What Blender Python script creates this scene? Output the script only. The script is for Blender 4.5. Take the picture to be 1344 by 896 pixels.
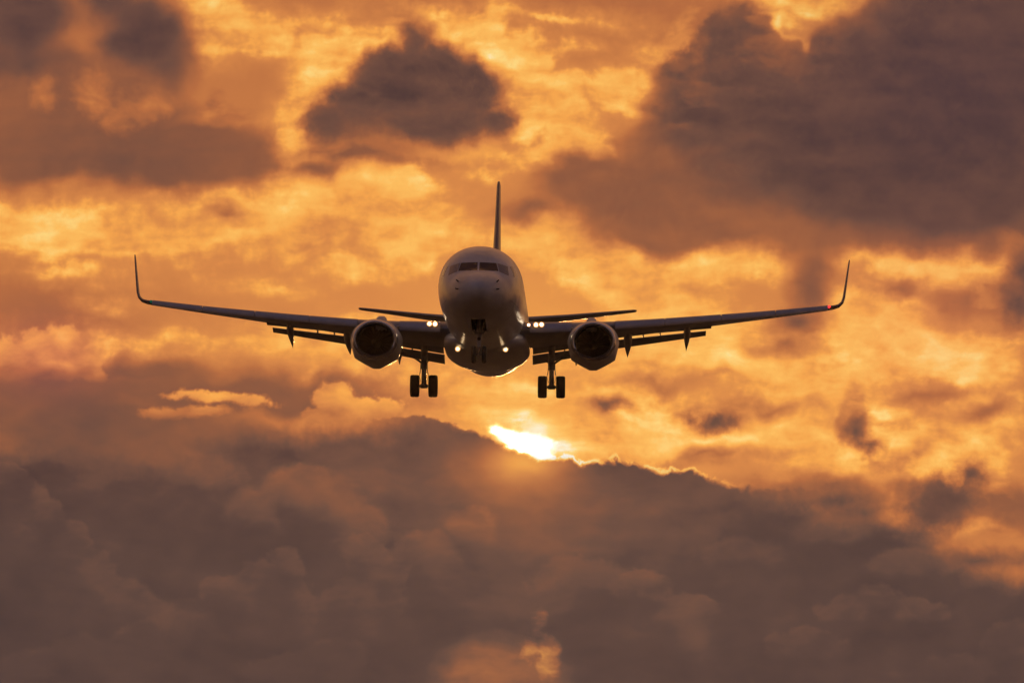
import bpy, bmesh, math, random
from mathutils import Vector, Matrix, noise as mnoise
from mathutils.bvhtree import BVHTree

for o in list(bpy.data.objects):
    bpy.data.objects.remove(o)
scene = bpy.context.scene
R = math.radians

# ------------------------------------------------------------------ camera
cam_data = bpy.data.cameras.new('camera')
cam_data.sensor_width = 36.0
cam_data.lens = 150.6
cam_data.clip_start = 0.1
cam_data.clip_end = 200000
camera = bpy.data.objects.new('camera', cam_data)
scene.collection.objects.link(camera)
camera.location = (0, 0, 1.7)
camera.rotation_euler = (R(90 + 5.0), 0, 0)
scene.camera = camera

scene.view_settings.view_transform = 'Standard'
scene.view_settings.look = 'None'
scene.view_settings.exposure = 0
scene.view_settings.gamma = 1
scene.render.engine = 'CYCLES'
scene.cycles.use_adaptive_sampling = True
scene.cycles.adaptive_min_samples = 24
scene.cycles.adaptive_threshold = 0.01
scene.cycles.max_bounces = 5

# ------------------------------------------------------------------ sun
SUN_AZ, SUN_EL = 0.20, 3.65          # degrees, azimuth from +Y towards +X
sun_dir = Vector((math.sin(R(SUN_AZ)) * math.cos(R(SUN_EL)),
                  math.cos(R(SUN_AZ)) * math.cos(R(SUN_EL)), math.sin(R(SUN_EL))))
sd = bpy.data.lights.new('sun', 'SUN')
sd.energy = 0.5
sd.angle = R(3.0)
sd.color = (1.0, 0.48, 0.16)
sun = bpy.data.objects.new('sun', sd)
scene.collection.objects.link(sun)
sun.rotation_euler = (-sun_dir).to_track_quat('-Z', 'Y').to_euler()

# ------------------------------------------------------------------ sky
world = bpy.data.worlds.new('World')
scene.world = world
world.use_nodes = True
NT = world.node_tree
NT.nodes.clear()


class E:
    """a float socket or number with arithmetic that makes Math nodes"""
    def __init__(s, v): s.v = v
    def __add__(s, o): return m('ADD', s, o)
    __radd__ = __add__
    def __sub__(s, o): return m('SUBTRACT', s, o)
    def __rsub__(s, o): return m('SUBTRACT', o, s)
    def __mul__(s, o): return m('MULTIPLY', s, o)
    __rmul__ = __mul__


def put(sock, v):
    if isinstance(v, E): v = v.v
    if isinstance(v, (int, float)): sock.default_value = v
    elif isinstance(v, (tuple, list, Vector)): sock.default_value = tuple(v)
    else: NT.links.new(v, sock)


def m(op, *a):
    v = [x.v if isinstance(x, E) else x for x in a]
    if all(isinstance(x, (int, float)) for x in v):
        if op == 'ADD': return E(v[0] + v[1])
        if op == 'SUBTRACT': return E(v[0] - v[1])
        if op == 'MULTIPLY': return E(v[0] * v[1])
        if op == 'MULTIPLY_ADD': return E(v[0] * v[1] + v[2])
        if op == 'MAXIMUM': return E(max(v))
    if op == 'MULTIPLY' and 0 in [x for x in v if isinstance(x, (int, float))]: return E(0.0)
    n = NT.nodes.new('ShaderNodeMath'); n.operation = op
    for i, x in enumerate(a): put(n.inputs[i], x)
    return E(n.outputs[0])


def clamp01(x):
    if isinstance(x, E) and isinstance(x.v, (int, float)): return E(min(1, max(0, x.v)))
    n = NT.nodes.new('ShaderNodeClamp'); put(n.inputs[0], x); return E(n.outputs[0])


def smooth(x, lo, hi):
    if isinstance(x, E) and isinstance(x.v, (int, float)):
        t = min(1, max(0, (x.v - lo) / (hi - lo))); return E(t * t * (3 - 2 * t))
    n = NT.nodes.new('ShaderNodeMapRange'); n.interpolation_type = 'SMOOTHSTEP'
    put(n.inputs[0], x); n.inputs[1].default_value = lo; n.inputs[2].default_value = hi
    return E(n.outputs[0])


def vm(op, a, b=None):
    n = NT.nodes.new('ShaderNodeVectorMath'); n.operation = op
    put(n.inputs[0], a)
    if b is not None:
        if op == 'SCALE': put(n.inputs['Scale'], b)
        else: put(n.inputs[1], b)
    return n.outputs['Value'] if op in ('LENGTH', 'DOT_PRODUCT') else n.outputs['Vector']


def comb(x, y, z=0.0):
    n = NT.nodes.new('ShaderNodeCombineXYZ')
    put(n.inputs[0], x); put(n.inputs[1], y); put(n.inputs[2], z); return n.outputs[0]


def noise(vec, scale, detail=5, rough=0.55, dims='2D', dist=0.0, color=False, lac=2.0):
    n = NT.nodes.new('ShaderNodeTexNoise'); n.noise_dimensions = dims
    put(n.inputs['Vector'], vec)
    n.inputs['Scale'].default_value = scale; n.inputs['Detail'].default_value = detail
    n.inputs['Roughness'].default_value = rough; n.inputs['Distortion'].default_value = dist
    n.inputs['Lacunarity'].default_value = lac
    return n.outputs['Color'] if color else E(n.outputs[0])


def radius(vec, cx, cy, rx, ry, rot=0.0):
    """0 at the centre of an ellipse of the chart, 1 on its outline"""
    cx, cy, rx, ry = cx / 100, cy / 100, rx / 100, ry / 100
    if not rot:
        n = NT.nodes.new('ShaderNodeVectorMath'); n.operation = 'MULTIPLY_ADD'
        put(n.inputs[0], vec); n.inputs[1].default_value = (1 / rx, 1 / ry, 0)
        n.inputs[2].default_value = (-cx / rx, -cy / ry, 0)
        return E(vm('LENGTH', n.outputs[0]))
    c, s = math.cos(R(rot)), math.sin(R(rot))
    q = vm('SUBTRACT', vec, (cx, cy, 0))
    x = E(vm('DOT_PRODUCT', q, (c / rx, s / rx, 0)))
    y = E(vm('DOT_PRODUCT', q, (-s / ry, c / ry, 0)))
    return m('SQRT', m('MULTIPLY_ADD', x, x, y * y))


CULL = [None]


def reach(b, f):
    """largest value of f(normalised radius) over the zone being built"""
    if CULL[0] is None: return 1e9
    x0, x1, y0, y1 = CULL[0]; mg = 0.35
    cx, cy, rx, ry = [q / 100 for q in b[:4]]
    rot = b[4] if len(b) > 4 else 0
    c, s = math.cos(R(rot)), math.sin(R(rot)); best = -1e9
    px = min(max(cx, x0 - mg), x1 + mg); py = min(max(cy, y0 - mg), y1 + mg)
    pts = [(px, py)] + [(x0 - mg + (x1 - x0 + 2 * mg) * i / 12, y0 - mg + (y1 - y0 + 2 * mg) * j / 12) for i in range(13) for j in range(13)]
    for x, y in pts:
        u, v = (x - cx) * c + (y - cy) * s, -(x - cx) * s + (y - cy) * c
        best = max(best, f(math.hypot(u / rx, v / ry)))
    return best


def union(vec, blobs, k=0.25):
    """signed depth (chart units) inside a union of ellipses"""
    acc = None
    for b in blobs:
        rx, ry = b[2] / 100, b[3] / 100
        r = min(math.sqrt(rx * ry), 1.6 * min(rx, ry))
        if reach(b, lambda q: (1 - q) * r) < -0.65: continue
        ln = radius(vec, *b)
        d = m('MULTIPLY_ADD', ln, -r, r)
        acc = d if acc is None else m('SMOOTH_MAX', acc, d, k)
    return E(-5.0) if acc is None else acc


def tones(vec, blobs, start):
    """broad soft patches of lighter and darker cloud"""
    acc = start
    for cx, cy, rx, ry, rot, v in blobs:
        if reach((cx, cy, rx * 0.62, ry * 0.62, rot), lambda q: abs(v) * math.exp(-q * q)) < 0.004: continue
        ln = radius(vec, cx, cy, rx * 0.62, ry * 0.62, rot)
        s = m('EXPONENT', m('MULTIPLY', m('MULTIPLY', ln, ln), -1.0))
        acc = m('MULTIPLY_ADD', s, v, acc)
    return acc if isinstance(acc, E) else E(acc)


def lerp(a, b, t):
    tv = t.v if isinstance(t, E) else t
    if isinstance(tv, (int, float)) and tv <= 0: return a if isinstance(a, E) else E(a)
    n = NT.nodes.new('ShaderNodeMix'); n.data_type = 'FLOAT'
    put(n.inputs[0], t); put(n.inputs[2], a); put(n.inputs[3], b); return E(n.outputs[0])


def lerpc(a, b, t):
    n = NT.nodes.new('ShaderNodeMix'); n.data_type = 'RGBA'
    put(n.inputs[0], t); put(n.inputs[6], a); put(n.inputs[7], b); return n.outputs[2]


def lin(r, g, b):
    f = lambda c: (c / 255 / 12.92) if c <= 10 else ((c / 255 + .055) / 1.055) ** 2.4
    return (f(r), f(g), f(b), 1)


def ramp(fac, stops):
    n = NT.nodes.new('ShaderNodeValToRGB'); cr = n.color_ramp
    cr.interpolation = 'LINEAR'
    while len(cr.elements) < len(stops): cr.elements.new(0.5)
    for e, (p, c) in zip(cr.elements, stops): e.position = p; e.color = lin(*c)
    put(n.inputs[0], fac); return n.outputs[0]

# The sky chart: azimuth and elevation of the direction, 1 unit = 1.0188 degrees,
# u to the right, v downwards, (6.72, 4.48) at azimuth 0 and elevation 5 degrees.
def direction():
    tc = NT.nodes.new('ShaderNodeTexCoord')
    DIR = vm('NORMALIZE', tc.outputs['Generated'])
    sep = NT.nodes.new('ShaderNodeSeparateXYZ'); put(sep.inputs[0], DIR)
    dx, dy, dz = [E(o) for o in sep.outputs]
    KU = 56.24
    az = m('ARCTAN2', dx, dy)
    el = m('ARCSINE', dz)
    U = m('MULTIPLY_ADD', az, KU, 6.72)
    V = m('MULTIPLY_ADD', el, -KU, 4.48 + R(5.0) * KU)
    P = comb(U, V)
    return DIR, dz, U, V, P


HEAPS = [(0.070, 0.40, 0.12, 0.100, [(60, 600, 90, 34), (160, 608, 100, 40), (250, 625, 70, 34), (400, 652, 64, 42), (440, 668, 40, 34), (340, 676, 55, 40), (470, 700, 45, 40), (620, 695, 34, 28), (560, 730, 60, 36), (1085, 700, 55, 24), (980, 730, 60, 26), (1200, 745, 70, 26), (1290, 765, 60, 26), (760, 760, 70, 30)]),
         (0.095, 0.42, 0.06, 0.080, [(8, 652, 42, 44), (42, 664, 26, 28), (62, 690, 28, 36), (88, 722, 34, 40), (118, 765, 42, 44), (30, 730, 60, 80), (160, 810, 60, 50), (1152, 786, 28, 22), (1112, 802, 48, 18), (1200, 802, 48, 18), (840, 775, 44, 24), (900, 800, 50, 24)]),
         (0.085, 0.40, 0.06, 0.075, [(376, 742, 26, 24), (346, 762, 36, 30), (306, 788, 46, 34), (256, 818, 54, 36), (200, 848, 60, 36), (360, 800, 60, 50), (478, 730, 30, 28), (503, 758, 34, 32), (480, 790, 60, 40), (1325, 850, 45, 34), (1060, 850, 60, 26)]),
         (0.055, 0.35, 0.08, 0.070, [(110, 862, 50, 28), (60, 880, 60, 26), (1250, 880, 50, 26), (440, 862, 50, 26), (380, 880, 60, 26)])]
GLOW = [(690, 604, 95, 52, 0, 0.42), (690, 645, 180, 130, 0, 0.17), (700, 660, 520, 200, 0, 0.12), (480, 620, 300, 100, 0, 0.07), (300, 620, 260, 70, 0, 0.05),
        (640, 880, 120, 80, 0, 0.06), (695, 760, 90, 130, 0, 0.05), (915, 840, 34, 70, -18, 0.12), (400, 655, 110, 60, 0, 0.05)]


def cloudscape(zone):
    """the clouds of one quarter of the chart as a node group; shapes too far off to matter are left out"""
    global NT
    main, NT = NT, bpy.data.node_groups.new('cloudscape', 'ShaderNodeTree')
    NT.interface.new_socket('Color', in_out='OUTPUT', socket_type='NodeSocketColor')
    CULL[0] = zone
    DIR, dz, U, V, P = direction()
    PS = comb(U * 0.32, V)                       # stretched along the horizon, for streaks

    # shared turbulence
    w_big = noise(P, 0.8, 2, 0.5, color=True)
    w_fine = noise(P, 2.6, 4, 0.5, color=True)
    def warp(vec, amp_big, amp_fine):
        a = vm('SCALE', vm('SUBTRACT', w_big, (0.5, 0.5, 0.5)), amp_big)
        b = vm('SCALE', vm('SUBTRACT', w_fine, (0.5, 0.5, 0.5)), amp_fine)
        return vm('ADD', vm('ADD', vec, a), b)
    PW = warp(P, 0.60, 0.22)                     # ragged cloud edges
    PX = warp(P, 0.30, 0.20)

    # billow relief: cloud thickness here minus thickness a step nearer to the sun
    SUNC = (6.90, 5.80)
    tos = vm('NORMALIZE', vm('SUBTRACT', (SUNC[0], SUNC[1], 0), P))
    PB = vm('MULTIPLY', warp(P, 0.25, 0.10), (0.60, 1.15, 0))
    def billow(vec, scale, step, detail=4, rough=0.5):
        a = noise(vec, scale, detail, rough)
        b = noise(vm('ADD', vec, vm('SCALE', tos, step)), scale, detail, rough)
        return a, a - b
    n1, rel1 = billow(PB, 0.8, 0.30, 3, 0.45)
    n2, rel2 = billow(PB, 2.0, 0.13, 5, 0.50)
    ns = noise(warp(PS, 0.15, 0.05), 2.0, 5, 0.5)                 # streaky high cloud
    ns2 = noise(PS, 6.0, 4, 0.55)
    def lobes(vec, scale):
        n = NT.nodes.new('ShaderNodeTexVoronoi'); n.voronoi_dimensions = '2D'; n.feature = 'F1'
        n.normalize = True
        put(n.inputs['Vector'], vec); n.inputs['Scale'].default_value = scale
        n.inputs['Detail'].default_value = 1.5; n.inputs['Roughness'].default_value = 0.5
        return E(n.outputs['Distance'])
    puff = 0.42 - lobes(warp(P, 0.10, 0.12), 2.3)     # round cauliflower lumps, + at a lump's middle

    n3 = noise(warp(P, 0.0, 0.08), 7.0, 4, 0.55)                 # fine ragged detail for cloud edges
    fine = n3 - 0.5

    # --- clear sky far behind everything: brightness 0..1 along the sunset palette
    L = tones(P, [(690, 560, 900, 520, 0, 0.10), (690, 575, 330, 220, 0, 0.12), (760, 0, 600, 150, 0, -0.06), (690, 400, 300, 160, 0, 0.05), (40, 380, 160, 120, 0, -0.03), (70, 430, 190, 90, 0, -0.10)], 0.535)

    # broken cloud goes on to both sides
    aside = smooth(m('ABSOLUTE', U - 6.72) + (n1 - 0.5) * 2.4, 7.6, 10.5)
    # --- high lit cloud
    BRIGHT = [(60, 305, 220, 32), (190, 315, 220, 30), (330, 300, 150, 38), (480, 265, 120, 55), (555, 300, 80, 60), (420, 240, 70, 35),
              (300, 35, 80, 26, 10), (370, 30, 80, 15), (262, 62, 26, 12), (255, 15, 30, 20),
              (425, 85, 45, 50), (400, 150, 28, 50), (395, 195, 34, 25), (470, 70, 80, 30), (600, 55, 70, 38), (655, 55, 35, 45), (650, 95, 40, 35), (690, 105, 30, 60),
              (700, 160, 55, 45), (745, 175, 55, 40), (700, 210, 70, 22), (760, 205, 50, 28), (735, 130, 40, 30), (660, 25, 30, 22),
              (745, 65, 55, 12), (715, 28, 50, 8), (820, 95, 40, 22), (868, 135, 52, 20), (800, 120, 40, 22), (850, 75, 30, 15),
              (720, 315, 60, 35), (790, 345, 70, 35), (870, 365, 90, 36), (940, 350, 70, 30), (900, 430, 110, 50), (990, 470, 110, 40), (820, 470, 90, 45),
              (1130, 430, 70, 60), (1200, 350, 90, 24), (1270, 365, 60, 30), (1190, 460, 110, 40), (1300, 470, 60, 40), (1100, 520, 140, 40), (960, 560, 160, 50), (1150, 600, 160, 50), (800, 590, 90, 40), (1280, 560, 80, 50), (1180, 430, 60, 40),
              (112, 362, 42, 9, -4), (442, 350, 60, 15, -8), (378, 375, 30, 8), (300, 447, 160, 11, -1), (250, 455, 90, 7), (360, 432, 90, 14), (150, 405, 12, 4), (10, 340, 30, 6),
              (465, 470, 80, 35), (560, 500, 100, 35), (640, 520, 90, 35),
              (1020, 40, 28, 14), (1060, 5, 60, 14)]
    sB = union(PW, BRIGHT, 0.12) + (n2 - 0.5) * 0.40 + (ns - 0.5) * 0.50
    crispy = clamp01(tones(P, [(640, 110, 420, 220, 0, 1.3), (390, 360, 160, 50, 0, 0.6), (112, 362, 90, 40, 0, 0.8), (1150, 470, 460, 280, 0, 0.25), (300, 447, 200, 30, 0, 0.5)], 0.0))
    sB = m('MAXIMUM', sB, (n1 - 0.5) * 2.6 + (ns - 0.5) * 1.2 - 2.6 * (1.0 - aside)) + fine * 0.22
    L = lerp(L, 0.655 + (ns - 0.5) * 0.12, smooth(sB, -0.50, 0.12) * 0.75)
    mB = lerp(smooth(sB, -0.16, 0.26), smooth(sB, -0.06, 0.19), crispy)
    LB = 0.80 + rel1 * 0.50 + rel2 * 0.42 + fine * 0.10 + (ns2 - 0.5) * 0.14 + (ns - 0.5) * 0.30
    L = lerp(L, LB, mB)

    # --- soft brown veils of cloud in shade
    VEIL = [(180, 495, 190, 26), (60, 510, 110, 50), (1050, 300, 330, 40), (1250, 310, 200, 34), (860, 290, 120, 44), (90, 195, 170, 66), (240, 205, 140, 58), (60, 130, 110, 60), (330, 200, 60, 40), (150, 140, 120, 50),
            (800, 250, 110, 55), (900, 240, 120, 90), (700, 280, 60, 24), (480, 200, 100, 30), (420, 225, 60, 22),
            (290, 290, 45, 14), (300, 520, 300, 34), (60, 540, 140, 50), (180, 575, 220, 50), (1000, 530, 60, 14), (930, 600, 90, 14), (1090, 640, 120, 18), (1180, 380, 60, 18), (1265, 395, 40, 30),
            (820, 605, 60, 10), (1230, 515, 80, 16), (870, 505, 50, 8), (960, 500, 50, 8), (1300, 540, 60, 18), (1200, 650, 90, 20), (1320, 660, 60, 40)]
    sV = union(PW, VEIL, 0.2) + (n1 - 0.5) * 0.30 + (ns2 - 0.5) * 0.10
    sV = m('MAXIMUM', sV, (0.46 - n1) * 2.6 + (ns2 - 0.5) * 0.4 - 2.6 * (1.0 - aside))
    mV = smooth(sV, -0.14, 0.34)
    L = lerp(L, tones(P, [(150, 230, 300, 90, 0, -0.06), (900, 290, 300, 80, 0, 0.01), (1150, 480, 400, 260, 0, 0.07), (80, 570, 260, 110, 0, -0.09), (330, 560, 200, 60, 0, -0.03)], 0.37) + rel1 * 0.16 + rel2 * 0.10, mV)

    # --- lit lumps in front of the veils, upper left
    LUMP = [(120, 130, 26, 30), (180, 140, 44, 26), (205, 128, 32, 24), (285, 140, 30, 24), (305, 150, 28, 14), (150, 160, 34, 18), (50, 130, 22, 27), (10, 105, 16, 14),
            (1210, 600, 20, 20), (1120, 545, 30, 40), (1180, 610, 50, 20), (1290, 690, 70, 14, 8), (1180, 695, 40, 8, 8)]
    sL = union(PX, LUMP, 0.1) + puff * 0.22 + fine * 0.2
    L = lerp(L, 0.53 + rel2 * 0.5 + rel1 * 0.2, smooth(sL, -0.06, 0.22) * 0.85)

    # --- dark heavy cloud
    DARK = [(905, 140, 66, 56), (900, 90, 40, 36), (990, 70, 60, 50), (1020, 150, 120, 70), (20, 30, 80, 78), (20, 90, 60, 40), (185, 50, 72, 62), (215, 85, 50, 34), (140, 10, 60, 40),
            (1150, 140, 240, 100), (1280, 90, 150, 180), (1000, 130, 100, 76), (965, 62, 58, 50), (1000, 230, 150, 66), (1220, 250, 240, 76), (1110, 62, 54, 36), (930, 170, 90, 70), (1200, 40, 70, 44),
            (1065, 370, 36, 60), (1050, 420, 40, 34), (1030, 455, 30, 16), (1325, 400, 45, 48), (1345, 380, 40, 60)]
    sD = union(PW, DARK, 0.3) + (n1 - 0.5) * 0.20 + (n2 - 0.5) * 0.16
    sD = sD + tones(P, [(1040, 38, 34, 26, 0, -0.6), (1110, 0, 60, 14, 0, -0.3), (1062, 66, 12, 18, 0, -0.4)], 0.0) + (fine + puff * 0.6) * 0.3 * tones(P, [(960, 60, 220, 130, 0, 1.0)], 0.0)
    cd = clamp01(tones(P, [(960, 50, 240, 120, 0, 1.2)], 0.0))
    upD = E(0.0) if isinstance(sD.v, float) else m('SUBTRACT', noise(PB, 1.35, 4, 0.5), noise(vm('ADD', PB, (0.05, -0.22, 0)), 1.35, 4, 0.5))
    mD = lerp(smooth(sD, -0.14, 0.36), smooth(sD, -0.04, 0.2), cd)
    LD = tones(P, [(1050, 400, 90, 90, 0, 0.10), (900, 270, 180, 130, 0, 0.10), (1000, 320, 300, 60, 0, 0.08), (1230, 160, 180, 130, 0, -0.05), (1000, 60, 150, 100, 0, 0.03)], 0.20)
    L = lerp(L, LD + 0.11 * smooth(sD, 0.60, 0.02) + rel1 * 0.14 + rel2 * 0.09 + upD * 0.13, mD)

    # --- crisp dark cumulus
    CUM = [(1332, 402, 34, 36), (1346, 370, 30, 46), (540, 68, 34, 44), (560, 90, 62, 42), (520, 108, 78, 50), (600, 120, 70, 50), (430, 155, 46, 34), (585, 100, 55, 36), (625, 125, 45, 40), (645, 160, 40, 30), (560, 155, 110, 40), (470, 150, 70, 46), (440, 165, 50, 34), (430, 130, 26, 25),
           (1240, 655, 58, 36), (1275, 620, 28, 26), (1215, 670, 40, 22), (800, 535, 36, 13), (945, 555, 40, 18), (915, 545, 22, 12), (1130, 565, 22, 26), (1145, 585, 26, 14), (870, 140, 30, 12)]
    sC = union(PX, CUM, 0.15) + puff * 0.18 + (n2 - 0.5) * 0.08 + fine * 0.16
    flatb = m('MAXIMUM', smooth(V, 2.30, 1.70), smooth(U, 7.4, 8.0))
    L = L + smooth(sC, -0.30, -0.03) * smooth(n2, 0.40, 0.58) * 0.10 + (0.0 if isinstance(sD.v, float) else smooth(sD, -0.30, -0.04) * cd * smooth(n2, 0.42, 0.6) * 0.11)
    mC = lerp(smooth(sC, -0.14, 0.46), smooth(sC, -0.08, 0.26), flatb)
    L = lerp(L, tones(P, [(480, 205, 130, 50, 0, 0.10), (600, 195, 130, 30, 0, 0.08), (440, 150, 60, 60, 0, 0.05)], 0.215) + 0.14 * smooth(sC, 0.38, 0.0) + rel1 * 0.16 + rel2 * 0.12 + upD * 0.24 + puff * 0.03, mC)

    # --- pink cumulus on the left and small lit tops
    PINK = [(45, 456, 24, 22), (84, 452, 30, 24), (114, 478, 22, 26), (70, 480, 50, 24), (14, 470, 30, 26), (10, 500, 40, 20), (126, 494, 12, 10),
            (250, 517, 28, 7), (300, 522, 50, 8, 4), (228, 544, 42, 7, -4), (280, 538, 30, 6), (440, 530, 30, 28), (475, 545, 40, 25), (420, 545, 30, 14), (510, 535, 30, 14)]
    PP = warp(P, 0.12, 0.12)
    sP = union(PP, PINK, 0.06)
    upP = 0.0 if isinstance(sP.v, float) else m('SUBTRACT', sP, union(vm('ADD', PP, (0.05, -0.14, 0)), PINK, 0.06))
    sP = sP + puff * 0.13 + fine * 0.17 + (n2 - 0.5) * 0.25 * smooth(U, 1.5, 2.0)
    mP = smooth(sP, -0.02, 0.07) * smooth(V - smooth(U, 1.5, 1.9) * 0.5, 5.15, 4.75)
    L = lerp(L, tones(P, [(60, 440, 90, 50, 0, 0.06), (290, 520, 120, 30, 0, 0.06), (460, 520, 80, 40, 0, 0.03), (40, 515, 120, 30, 0, -0.10)], 0.60) + (puff - 0.1) * 0.12 + upP * 0.5 + rel1 * 0.2 + rel2 * 0.45, mP * 0.92)

    # --- the sun, seen through a gap
    glare = union(warp(P, 0.03, 0.16), [(672, 575, 18, 13), (690, 580, 34, 15, 8), (710, 586, 18, 17), (694, 590, 30, 9, 8), (656, 567, 16, 8, 25), (668, 588, 9, 4)], 0.08) + fine * 0.10 - 0.01
    core = smooth(glare, -0.06, 0.09)
    L = tones(P, [(692, 578, 90, 60, 0, 0.26), (705, 560, 48, 26, 20, 0.12), (760, 585, 90, 18, 6, 0.12)], L + 0.0) + (ns2 - 0.5) * 0.25 * tones(P, [(720, 570, 120, 60, 0, 1.0)], 0.0)
    L = lerp(L, 1.35, core)

    # --- the long front bank of cloud that hides the lower half
    BANK = [(0, 790, 330, 205), (150, 820, 330, 220), (330, 790, 260, 215), (480, 785, 260, 225), (560, 760, 200, 208), (625, 760, 150, 172), (690, 790, 220, 190), (800, 810, 260, 208), (920, 830, 260, 200),
            (1060, 850, 260, 190), (1200, 890, 230, 160), (1340, 910, 240, 150), (1170, 700, 70, 16), (1130, 672, 40, 14), (1280, 738, 80, 14), (1090, 660, 60, 18), (540, 580, 60, 30), (450, 590, 90, 30), (350, 610, 120, 40)]
    edge = union(warp(P, 0.14, 0.12), BANK, 0.3)
    edge = m('MAXIMUM', m('MAXIMUM', edge, V - 8.3), V - 6.5 + (n1 - 0.5) * 2.0 - 2.6 * (1.0 - aside))
    sF = edge + puff * 0.19 + (n2 - 0.5) * 0.10 + fine * 0.16
    sharp = smooth(m('ABSOLUTE', U - 7.7), 3.2, 1.2)
    mF = lerp(smooth(sF, -0.16, 0.46), smooth(sF, -0.015, 0.045), sharp)
    mF = mF * (1.0 - core)
    LF = 0.080 + rel1 * 0.24 + rel2 * 0.06 + (n1 - 0.5) * 0.13 + puff * 0.03
    # overlapping heaps inside the bank, far to near, each paler along its top
    LF = LF + rel2 * 0.10 + puff * 0.03
    for amp, w, soft, base, heaps in HEAPS:
        PT = warp(P, 0.10, 0.16)
        sH = union(PT, heaps, 0.10)
        if not isinstance(sH.v, float):
            # lobes are seen by their upper sides and melt into the bank below
            up = m('SUBTRACT', sH, union(vm('ADD', PT, (0.03, -0.22, 0)), heaps, 0.10))
            sH = sH + puff * 0.15 + fine * 0.14 + (n2 - 0.5) * 0.12
            crest = m('EXPONENT', m('MULTIPLY', m('MAXIMUM', sH, 0.0), -1.0 / w))
            LF = lerp(LF, base - 0.012 + crest * amp * (1.0 + rel2 * 3.0) + up * 0.16 + rel1 * 0.14 + rel2 * 0.12 + puff * 0.03,
                      smooth(sH, -soft * 0.4, soft) * smooth(up, -0.16, 0.10))
    LF = tones(P, GLOW, LF)
    FLAME = [(705, 830, 12, 30, 5), (715, 855, 20, 30), (690, 850, 10, 20)]
    sO = union(PX, [(645, 890, 80, 72), (700, 885, 50, 60)], 0.2) + puff * 0.08 + fine * 0.08
    LF = LF + smooth(sO, -0.12, 0.42) * (0.25 + rel2 * 0.2)
    sFl = union(PX, FLAME, 0.06) + puff * 0.14 + fine * 0.2
    LF = LF + smooth(sFl, -0.07, 0.08) * (0.15 + rel2 * 1.0)
    rim = smooth(sF, 0.11, 0.0) * sharp * smooth(n3 + rel2, 0.10, 0.50)
    LF = LF + rim * smooth(m('ABSOLUTE', U - 8.2), 2.9, 0.9) * 1.0
    L = lerp(L, LF, mF)

    # --- palette, dusk brown to white-gold
    PAL = ramp(clamp01(L * 0.8), [(0.0, (58, 42, 46)), (0.12, (82, 59, 56)), (0.20, (109, 75, 63)), (0.30, (144, 89, 63)), (0.40, (184, 109, 65)),
                        (0.50, (218, 137, 73)), (0.60, (247, 166, 78)), (0.70, (255, 190, 95)), (0.80, (255, 216, 130)), (0.88, (255, 240, 205)), (1.0, (255, 250, 240))])
    # cooler, purpler tone in the heavy clouds away from the sun
    cool = tones(P, [(1260, 110, 380, 240, 0, 0.6), (60, 30, 300, 150, 0, 0.25)], 0.06)
    grey = smooth(V, 5.2, 7.6) * 0.70
    PALc = lerpc(PAL, lerpc(PAL, (0.085, 0.045, 0.058, 1), 0.45), clamp01(cool))
    PALc = lerpc(PALc, vm('MULTIPLY', PALc, (0.97, 0.86, 1.25)), clamp01(tones(P, [(60, 470, 150, 90, 0, 1.0), (1230, 420, 200, 200, 0, 0.35)], 0.0)))
    PALc = lerpc(PALc, lerpc(PALc, (0.088, 0.062, 0.055, 1), 0.55), grey * mF)
    CULL[0] = None
    out = NT.nodes.new('NodeGroupOutput')
    put(out.inputs[0], scaled(PALc, m('MULTIPLY_ADD', core * (1.0 - mF), 1.0, 1.0) * (1.0 / BGS)))
    g, NT = NT, main
    n = NT.nodes.new('ShaderNodeGroup'); n.node_tree = g
    return n.outputs[0]


BGS = 0.1
def scaled(col, k):
    return vm('SCALE', col, k)
def background(col):
    b = NT.nodes.new('ShaderNodeBackground'); put(b.inputs[0], col)
    b.inputs[1].default_value = BGS
    return b.outputs[0]
def mixs(f, a, b):
    n = NT.nodes.new('ShaderNodeMixShader'); put(n.inputs[0], f); put(n.inputs[1], a); put(n.inputs[2], b)
    return n.outputs[0]
DIR, dz, U, V, P = direction()
XS, YS = 6.2, 5.05
quad = {}
for ix, (x0, x1) in enumerate(((-2.5, XS), (XS, 16.0))):
    for iy, (y0, y1) in enumerate(((-2.5, YS), (YS, 11.5))):
        quad[ix, iy] = background(cloudscape((x0, x1, y0, y1)))
right = m('GREATER_THAN', U, XS); below = m('GREATER_THAN', V, YS)
near_shader = mixs(below, mixs(right, quad[0, 0], quad[1, 0]), mixs(right, quad[0, 1], quad[1, 1]))


# --- the rest of the dome: broken mauve cloud under a low-sun sky
st = NT.nodes.new('ShaderNodeTexSky'); st.sky_type = 'NISHITA'
st.sun_disc = False; st.sun_elevation = R(SUN_EL); st.sun_rotation = R(SUN_AZ)
st.altitude = 0; st.air_density = 1.2; st.dust_density = 2.5; st.ozone_density = 1.5
cosang = E(vm('DOT_PRODUCT', DIR, tuple(sun_dir)))
cn = noise(DIR, 3.0, 5, 0.55, dims='3D')
cn2 = noise(DIR, 7.0, 4, 0.6, dims='3D')
Lfar = smooth(cosang, -0.4, 1.0) * 0.30 + 0.20 + (cn - 0.5) * 0.40 + (cn2 - 0.5) * 0.2
WARM = ramp(Lfar, [(0.0, (60, 48, 56)), (0.2, (92, 72, 74)), (0.35, (135, 96, 80)), (0.5, (190, 122, 74)), (0.65, (235, 160, 80)), (1.0, (255, 210, 120))])
HIGH = ramp(cn, [(0.30, (62, 54, 72)), (0.5, (88, 74, 90)), (0.7, (112, 92, 100))])
LOW = ramp(cn, [(0.30, (70, 44, 36)), (0.5, (94, 58, 44)), (0.7, (120, 78, 58))])
MAUVE = lerpc(LOW, HIGH, smooth(dz, 0.05, 0.6))
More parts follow.
